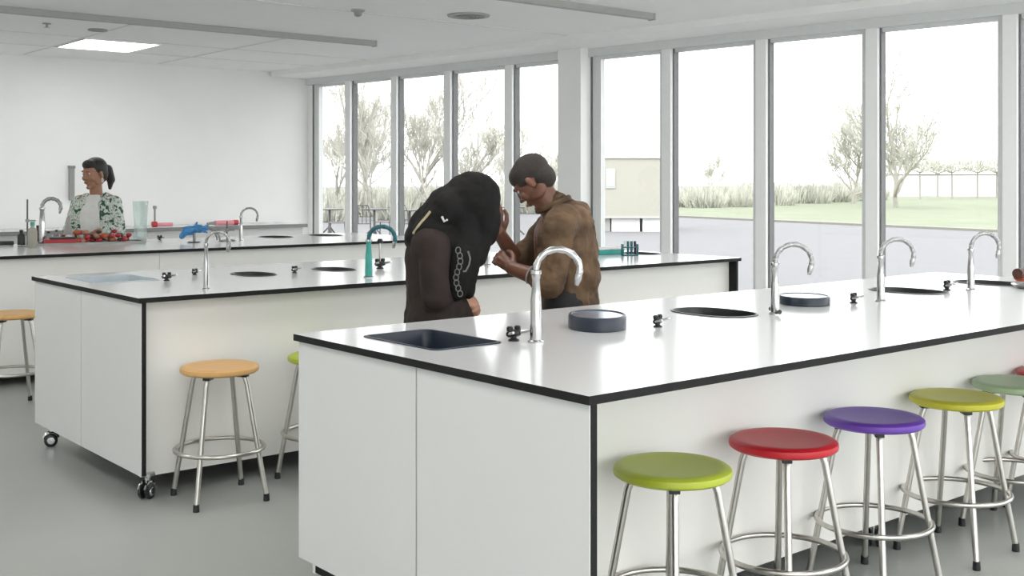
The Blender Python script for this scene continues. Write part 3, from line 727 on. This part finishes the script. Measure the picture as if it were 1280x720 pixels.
# --- person B: brown jacket, short cropped hair, facing screen left
tB = thing('person','person with short cropped hair and brown jacket, leaning in with one hand raised','person',(3.395,3.77,0),R(140.3))
HB = Matrix.Translation((.108,.0,1.410)) @ Matrix.Rotation(R(-22),4,'Z') @ Matrix.Rotation(R(46),4,'Y') @ Matrix.Scale(.98,4)
pb = head_prims(HB) + [cap((.015,0,1.28),(.085,0,1.385),.062,.056)]
pb += [cap((-.03,0,.92),(-.02,0,1.16),.125,.13,1.15,(0,1,0)), cap((-.01,-.13,1.235),(-.01,.13,1.235),.065,.065), ell((-.03,0,.88),(.12,.16,.12))]
pb += leg_prims((-.03,-.09,.87),(.0,-.09,.47),(-.04,-.09,.08)) + leg_prims((-.03,.09,.87),(.0,.09,.47),(-.04,.09,.08))
# near arm (left, toward camera) and far arm (right) raised to her head
shN,elN,wrN = (0,.185,1.225),(.045,.215,.985),(.205,.135,1.035)
shF,elF,wrF = (.01,-.17,1.22),(.170,-.10,1.03),(.262,.02,1.185)
pb += chain([shN,elN,wrN],[.055,.044,.029]) + hand_prims(wrN,(.45,-.35,.32),(.1,.75,.2),.75,1.0,side=1)
pb += chain([shF,elF,wrF],[.055,.043,.029]) + hand_prims(wrF,(.10,.02,.55),(-.2,.9,.3),.5,1.0,side=1)
bB = obj('body', remesh(pb,.0045,3), 'skinB', tB); face_parts(HB, bB, 'skinB')
def hxf(H, fs): # transform prims into head space
    out = []
    for f in fs:
        def g(bm, f=f):
            old = set(bm.verts); f(bm)
            for v in [v for v in bm.verts if v not in old]: v.co = H @ v.co
        out.append(g)
    return out
obj('hair', remesh(hxf(HB,[ell((-.020,0,.042),(.096,.0785,.083)), ell((-.052,0,-.012),(.056,.064,.066)), ell((.0,0,.022),(.070,.0765,.045)), ell((.018,0,.062),(.066,.066,.055))]),.006,3), 'hairB', bB)
jk = [cap((-.045,0,.88),(-.035,0,1.14),.135,.140,1.2,(0,1,0)), cap((-.02,-.135,1.225),(-.02,.135,1.225),.082,.082), cap((-.05,0,.74),(-.045,0,.90),.14,.135,1.25,(0,1,0)), cap((-.03,0,1.25),(.005,0,1.305),.10,.066), ell((-.085,0,1.27),(.06,.11,.055),(0,-.3,0)), cap((-.09,0,.98),(-.075,0,1.2),.10,.09,1.5,(0,1,0))]
jk += chain([shN,elN,tuple(Vector(elN).lerp(Vector(wrN),.28))],[.075,.068,.052]) + chain([shF,elF,tuple(Vector(elF).lerp(Vector(wrF),.2))],[.073,.060,.046])
jk += [cap((-.02,.17,1.24),(.02,.19,1.16),.07,.075)]
obj('jacket', remesh(jk,.007,3,.036,.085), 'jacket', tB)
bm = bmesh.new()
pts = [Vector((.02,0,1.315)) + Vector((.068*math.cos(q),.070*math.sin(q),-.03*math.cos(q)-.005)) for q in [2*PI*k/24 for k in range(24)]]
tube(bm, pts, .014, 8, closed=True); obj('collar', bm, 'jacket', tB, True)
for kx in (.35,.42,.5):
    c = Vector(elN).lerp(Vector(wrN),kx); dd = (Vector(wrN)-Vector(elN)).normalized(); a_ = dd.cross(Vector((0,0,1))).normalized(); b_ = dd.cross(a_)
    rr = .044-.012*kx; bm = T([c+a_*rr*math.cos(2*PI*j/18)+b_*rr*math.sin(2*PI*j/18) for j in range(18)], .0035, 6, closed=True); obj('bracelet', bm, ('tee','brownpeb','grey')[int(kx*10)%3], tB, True)
tr = leg_prims((-.03,-.09,.87),(.0,-.09,.47),(-.04,-.09,.08),1.18)[:2] + leg_prims((-.03,.09,.87),(.0,.09,.47),(-.04,.09,.08),1.18)[:2]
obj('trousers', remesh(tr,.012,4), 'trouser', tB); shoes(tB, ((-.04,-.09,-.1),(-.04,.09,.1)))

# --- person C: woman behind the rear bench
tC = thing('person','woman in a green and white print shirt behind the rear bench, dark hair tied back','person',(3.55,9.98,0),R(222))
HCm = Matrix.Translation((.03,0,1.478)) @ Matrix.Rotation(R(-20),4,'Z') @ Matrix.Rotation(R(10),4,'Y') @ Matrix.Scale(1.12,4)
pc = head_prims(HCm) + [cap((-.01,0,1.28),(.01,0,1.42),.055,.052)]
pc += [cap((0,0,.90),(0,0,1.10),.11,.115,1.25,(0,1,0)), cap((-.01,-.13,1.24),(-.01,.13,1.24),.055,.055), ell((0,0,.86),(.11,.16,.12))]
pc += leg_prims((0,-.09,.85),(.02,-.09,.46),(-.02,-.09,.08)) + leg_prims((0,.09,.85),(.02,.09,.46),(-.02,.09,.08))
armC = []
for s in (-1,1):
    sh = (-.01,s*.165,1.225); el = (.02,s*.215,1.0); wr = (.235,s*.13,.975)
    armC.append((sh,el,wr)); pc += chain([sh,el,wr],[.045,.036,.025]) + hand_prims(wr,(.5,-s*.25,-.12),(.1,0,.9),.4,.95,side=-s)
bC = obj('body', remesh(pc,.005,3), 'skinC', tC); face_parts(HCm, bC, 'skinC')
obj('hair', remesh(hxf(HCm,[ell((-.024,0,.042),(.095,.081,.085)), ell((.030,0,.075),(.055,.060,.042)), ell((-.055,0,-.01),(.058,.068,.075)),
    ell((-.125,-.0,.02),(.030,.032,.034)), cap((-.135,0,.01),(-.155,0,-.075),.040,.034), cap((-.155,0,-.07),(-.135,0,-.14),.032,.014)]),.007,4), 'hair', bC)
for s in (-1,1):
    bm = bmesh.new(); tube(bm,[HCm @ Vector((0.004,s*.088,-.040+.0*j)) + Vector((0,0,.0))+ Vector((.012*math.cos(2*PI*j/14),0,.016*math.sin(2*PI*j/14)-.012)) for j in range(14)],.003,6,closed=True); obj('earring', bm, 'tee', bC, True)
obj('t_shirt', remesh([cap((.0,0,.84),(.005,0,1.12),.122,.127,1.2,(0,1,0)), cap((-.01,-.13,1.225),(-.01,.13,1.225),.065,.065), cap((0,0,1.16),(.0,0,1.24),.10,.075)],.01,5,.01,.08), 'tee', tC)
sh_ = []
for s in (-1,1):
    sh,el,wr = armC[0 if s<0 else 1]
    sh_ += chain([sh,el,tuple(Vector(el).lerp(Vector(wr),.6))],[.066,.064,.058]) + [cap((.035,s*.135,.86),(.04,s*.115,1.19),.082,.07,.9,(0,1,0)), cap((-.01,s*.09,1.27),(.05,s*.085,1.17),.045,.05)]
sh_ += [cap((-.065,0,.86),(-.055,0,1.2),.10,.095,1.6,(0,1,0)), cap((-.05,-.09,1.26),(-.05,.09,1.26),.045,.045)]
obj('print_shirt', remesh(sh_,.009,4,.014,.06), 'print', tC)
tr = leg_prims((0,-.09,.85),(.02,-.09,.46),(-.02,-.09,.08),1.18)[:2] + leg_prims((0,.09,.85),(.02,.09,.46),(-.02,.09,.08),1.18)[:2]
obj('trousers', remesh(tr,.012,4), 'jean', tC); shoes(tC, ((-.02,-.09,-.1),(-.02,.09,.1)))

# ------------------------------------------------------------------ outdoors
bm = bmesh.new(); prism(bm, [(7.6,-30),(240,-30),(240,240),(-60,240),(-60,13.2),(7.6,13.2)], -.2, -.02); struct(obj('floor_pavement', bm, 'asphalt')).name = 'floor_outside'
# lawn beyond the pavement
dl = Vector((3.01,15.36)).normalized()
p0 = Vector((33.48,30.24)); A_ = p0 + dl*14; B_ = p0 - dl*28
n0 = Vector((-dl.y, dl.x)); n0 = n0 if n0.dot(p0) > 0 else -n0
bm = bmesh.new(); prism(bm, [tuple(B_+n0*.55),(80,8),(100,40),(91.5,57.2),(70,66),(46,70),tuple(A_+n0*.55)], -.05, .0)
o = obj('lawn', bm, 'grass'); tag(o,'pale green lawn beyond the grey pavement outside the windows','lawn',kind='stuff')
n_ = n0
bm = bmesh.new(); prism(bm, [tuple(B_),tuple(A_),tuple(A_+n_*.5),tuple(B_+n_*.5)], -.05, .05); tag(obj('kerb', bm, 'kerb'), 'long low stone kerb edging the lawn outside','kerb')
# pale wall at the far end of the lawn
def uv(px, Z): # horizontal position at depth Z for a bearing
    u = (px-640)/1420; return (Z*(math.cos(A0)+u*math.sin(A0)), Z*(math.sin(A0)-u*math.cos(A0)))
a = Vector((92.5,58.0)); b = Vector((125,36))
d_ = (b-a).normalized(); n_ = Vector((-d_.y,d_.x))
t = thing('boundary_wall','long pale boundary wall behind the lawn at the right','wall',(0,0,0))
bm = bmesh.new(); prism(bm,[tuple(a),tuple(b),tuple(b+n_*.3),tuple(a+n_*.3)],-.02,1.95); obj('wall_panel', bm, 'palewall', t)
bm = bmesh.new(); prism(bm,[tuple(a-n_*.06),tuple(b-n_*.06),tuple(b+n_*.36),tuple(a+n_*.36)],1.95,2.05); obj('coping', bm, 'kerb', t)

def tree_meshes(seed, H, spread, clear=.12, depth=6, r0=.11, base_kids=5, twr=.010):
    rn = random.Random(seed); tr = bmesh.new(); tw = bmesh.new()
    def grow(p, d, ln, r, lev):
        n = 4; pts = [p]; q = p.copy(); dd = d.copy()
        for i in range(n):
            dd = (dd + Vector((rn.gauss(0,.12),rn.gauss(0,.12),rn.gauss(0,.08)+.04))).normalized(); q = q + dd*ln/n; pts.append(q)
        tube(tr if lev < 2 else tw, pts, [r*(1-.14*i) for i in range(n+1)], 5 if lev < 2 else 3, cap=False)
        if lev >= depth: return
        kids = rn.choice((3,3,4)) if lev else base_kids
        for k in range(kids):
            pt = pts[rn.choice((2,3,4))] if lev else pts[rn.choice((1,2,3,4))]
            az = rn.uniform(0,2*PI); sp = rn.uniform(.35,.95)*spread*(1 if lev else base_kids/5.)
            side = Vector((math.cos(az),math.sin(az),0))
            nd = (dd*1.0 + side*sp + Vector((0,0,.12))).normalized()
            grow(pt, nd, ln*rn.uniform(.55,.8), max(r*.55,twr), lev+1)
        if lev: grow(pts[-1], dd, ln*.75, max(r*.65,twr), lev+1)
        else: grow(pts[-1], dd, ln*.9, r*.7, lev+1)
    grow(Vector((0,0,-.05)), Vector((0,0,1)), H*.36, r0, 0)
    return tr, tw
def make_tree(label, seed, H, spread, **k):
    tr, tw = tree_meshes(seed, H, spread, **k)
    t = thing('bare_tree', label, 'tree', (0,0,0)); 
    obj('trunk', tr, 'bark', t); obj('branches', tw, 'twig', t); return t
tA_ = make_tree('large bare tree on the lawn right of centre', 11, 6.6, .95, depth=5, r0=.12, twr=.013, base_kids=8)
tB_ = make_tree('tall pale bare tree outside the leftmost windows', 5, 5.0, .5, depth=5, r0=.08, twr=.009)
def put(t, px, Z, s=1, rz=0): t.location = (*uv(px,Z),0); t.scale = (s*1.15,s*1.15,s); t.rotation_euler = (0,0,rz)
put(tA_, 1120, 60, 1.1, .4)
g = 'bare winter trees outside'
for (src,px,Z,s,rz,lab) in (
    (tA_,1066,70,.95,2.0,'bushy bare tree partly behind a window mullion, left of the large one'),
    (tB_,884,75,.62,1.0,'thin bare sapling seen through the window left of the large tree'),
    (tB_,1275,60,.8,1.0,'bare tree at the extreme right edge beyond the last window'),
    (tB_,470,36,.85,0,'bare tree outside, left of the bowed person'),
    (tB_,412,40,.8,1.5,'bare tree seen through the first window by the corner'),
    (tB_,512,42,1.05,2.2,'tallest bare tree, seen above the bowed person\'s back'),
    (tA_,592,48,.72,4.0,'broad bare tree between the heads of the two standing people'),
    (tB_,545,40,.85,5.0,'bare tree just left of the bowed person\'s head'),
    (tB_,625,38,.62,3.0,'low bare tree left of the cropped-haired person\'s head'),
    (tA_,690,60,.55,5.0,'bare tree beside the white column')):
    d = dup(src,(0,0,0),0,lab); put(d,px,Z,s,rz)
put(tB_, 445, 42, .75, 3.0)
# small standard trees along the far wall, flat crowns
def make_std(label):
    rn = random.Random(4); t = thing('standard_tree', label, 'tree')
    obj('trunk', T([(0,0,-.02),(.02,0,1),(0,.02,2.1)],[.085,.07,.05],7), 'bark', t)
    bm = bmesh.new()
    for i in range(420):
        a_ = rn.uniform(0,2*PI); r_ = 1.5*math.sqrt(rn.random()); z = 2.15+rn.random()*1.3*(1-.5*(r_/1.5)**2)
        p = Vector((r_*math.cos(a_),r_*math.sin(a_),z)); q = p+Vector((rn.gauss(0,.28),rn.gauss(0,.28),abs(rn.gauss(0,.22))))
        tube(bm,[p*.97,q],[.022,.010],3,cap=False)
    for i in range(14):
        a_ = 2*PI*i/14; tube(bm,[(0,0,2.0),(.7*math.cos(a_),.7*math.sin(a_),2.3),(1.4*math.cos(a_),1.4*math.sin(a_),2.5)],[.035,.025,.012],4,cap=False)
    obj('crown', bm, 'twig', t); return t
st = make_std('small flat-crowned tree with a thin trunk before the pale boundary wall'); st.location = (*uv(1190,88),0)
for i,(px,Z,lab) in enumerate(((1150,86,'first small flat-crowned tree right of the large bare tree'),(1222,90,'flat-crowned tree right of the one with the clear dark trunk'),(1246,92,'flat-crowned tree at the mullion near the right edge'),(1172,102,'flat-crowned tree farther off, left of the one with the clear trunk'))):
    d = dup(st,(*uv(px,Z),0),i*1.3,lab)
# scrubby shrubs behind the lawn
def make_shrub(label):
    rn = random.Random(9); t = thing('shrub', label, 'shrub')
    bm = bmesh.new()
    for i in range(520):
        a_ = rn.uniform(0,2*PI); r_ = 1.6*math.sqrt(rn.random()); h = 1.25*(1-.45*(r_/1.6)**2)*rn.uniform(.5,1.1)
        p = Vector((r_*math.cos(a_)*.8,r_*math.sin(a_)*.8,0)); q = Vector((r_*math.cos(a_)+rn.gauss(0,.15),r_*math.sin(a_)+rn.gauss(0,.15),h))
        tube(bm,[p,(p+q)/2+Vector((rn.gauss(0,.08),rn.gauss(0,.08),0)),q],[.03,.022,.012],3,cap=False)
    obj('stems', bm, 'hedge', t); return t
shb = make_shrub('pale scrubby shrub at the back of the lawn by the third right-hand window'); shb.location = (*uv(858,62),0)
labs = ['leftmost','second','third','fourth','fifth','sixth','seventh','eighth','ninth','tenth']
for i,(px,Z,s) in enumerate(((880,60,1.05),(902,66,1.2),(925,62,1.0),(970,66,1.1),(992,72,1.25),(1016,72,1.15),(1040,76,1.3),(1066,80,1.3),(1090,84,1.2),(938,70,1.3))):
    dup(shb,(*uv(px,Z),0),i*1.1,'pale scrubby shrub behind the lawn, %s along from the left' % (labs[i]) if i < 9 else 'taller scrubby shrub half behind the mullion left of the lawn','shrubs behind the lawn',(s*.72,s*.72,s))
for i,(px,Z,s) in enumerate(((405,40,.9),(430,46,1.1),(470,46,1.1),(500,42,1.0),(535,48,1.2),(570,44,1.1),(600,48,1.2),(640,52,1.2),(672,50,1.0),(700,50,1.1))):
    dup(shb,(*uv(px,Z),0),i*1.7,'pale scrubby shrub below the bare trees, %s from the left' % labs[i],'shrubs below the left-hand trees',(s*.72,s*.72,s))
# cream cabin beyond the fifth window
cx_,cy_ = uv(795,32)
t = thing('cabin','cream flat-roofed cabin raised on grey piers, seen right of the column','cabin',(cx_,cy_,0),A0-PI/2)
obj('cabin_wall', B(-1.15,.85,0,2.4,.42,2.05), 'cream', t); obj('roof', B(-1.2,.9,-.05,2.45,2.05,2.12,bev=.01), 'palewall', t)
wn = obj('cabin_window', B(-.86,-.58,-.03,0,1.20,1.75,bev=.005), 'track', t); obj('window_pane', B(-.82,-.62,-.04,-.03,1.26,1.69), 'pale', wn)
obj('plinth_rail', B(-1.15,.85,-.02,.1,.36,.42), 'track', t)
for (a,b,m) in ((-1.15,-.72,'grey'),(-.68,.12,'palewall'),(.2,.8,'framegrey')): obj('pier', B(a,b,.1,2.3,-.02,.38), m, t)
# cafe tables and chairs outside
def cafe_table(label, loc):
    t = thing('patio_table', label, 'table', loc)
    obj('table_top', L([(0,.70),(.34,.70),(.35,.715),(.34,.73),(0,.73)],28), 'darkmetal', t, True)
    obj('pedestal', T([(0,0,.02),(0,0,.70)],.03,10), 'darkmetal', t, True)
    for k in range(3):
        a_ = 2*PI*k/3+.3; obj('leg', T([(0,0,.3),(.12*math.cos(a_),.12*math.sin(a_),.18),(.33*math.cos(a_),.33*math.sin(a_),0)],.02,8), 'darkmetal', t, True)
    return t
def cafe_chair(label, loc, rz):
    t = thing('patio_chair', label, 'chair', loc, rz)
    obj('seat', B(-.2,.2,-.2,.2,.43,.45,bev=.006), 'darkmetal', t)
    for sx in (-1,1):
        for sy in (-1,1): obj('leg', T([(sx*.18,sy*.18,.43),(sx*.21,sy*.21,0)],.014,8), 'darkmetal', t, True)
    bm = bmesh.new()
    tube(bm,[(-.19,-.18,.44),(-.23,-.18,.7),(-.25,-.12,.86),(-.25,.12,.86),(-.23,.18,.7),(-.19,.18,.44)],.014,8)
    for y in (-.09,0,.09): tube(bm,[(-.19,y,.45),(-.25,y,.85)],.009,6)
    obj('backrest', bm, 'darkmetal', t, True); return t
tb = cafe_table('dark round patio table outside the first window', (*uv(412,28),0))
dup(tb,(*uv(468,28),0),.5,'dark round patio table outside the second window')
dup(tb,(*uv(512,27),0),1.0,'dark round patio table outside, just left of the bowed person')
dup(tb,(*uv(640,30),0),1.0,'dark round patio table outside, between the two standing people')
ch = cafe_chair('dark metal patio chair left of the second patio table',(*uv(453,26),0),1.0)
for (px,Z,rz,lab) in ((422,26.5,2.5,'dark metal patio chair by the first patio table'),(481,27,2.2,'dark metal patio chair right of the second patio table'),(505,26,.6,'dark metal patio chair in front of the third patio table'),(518,28.5,3.0,'dark metal patio chair partly behind the bowed person\'s back')):
    dup(ch,(*uv(px,Z),0),rz,lab)
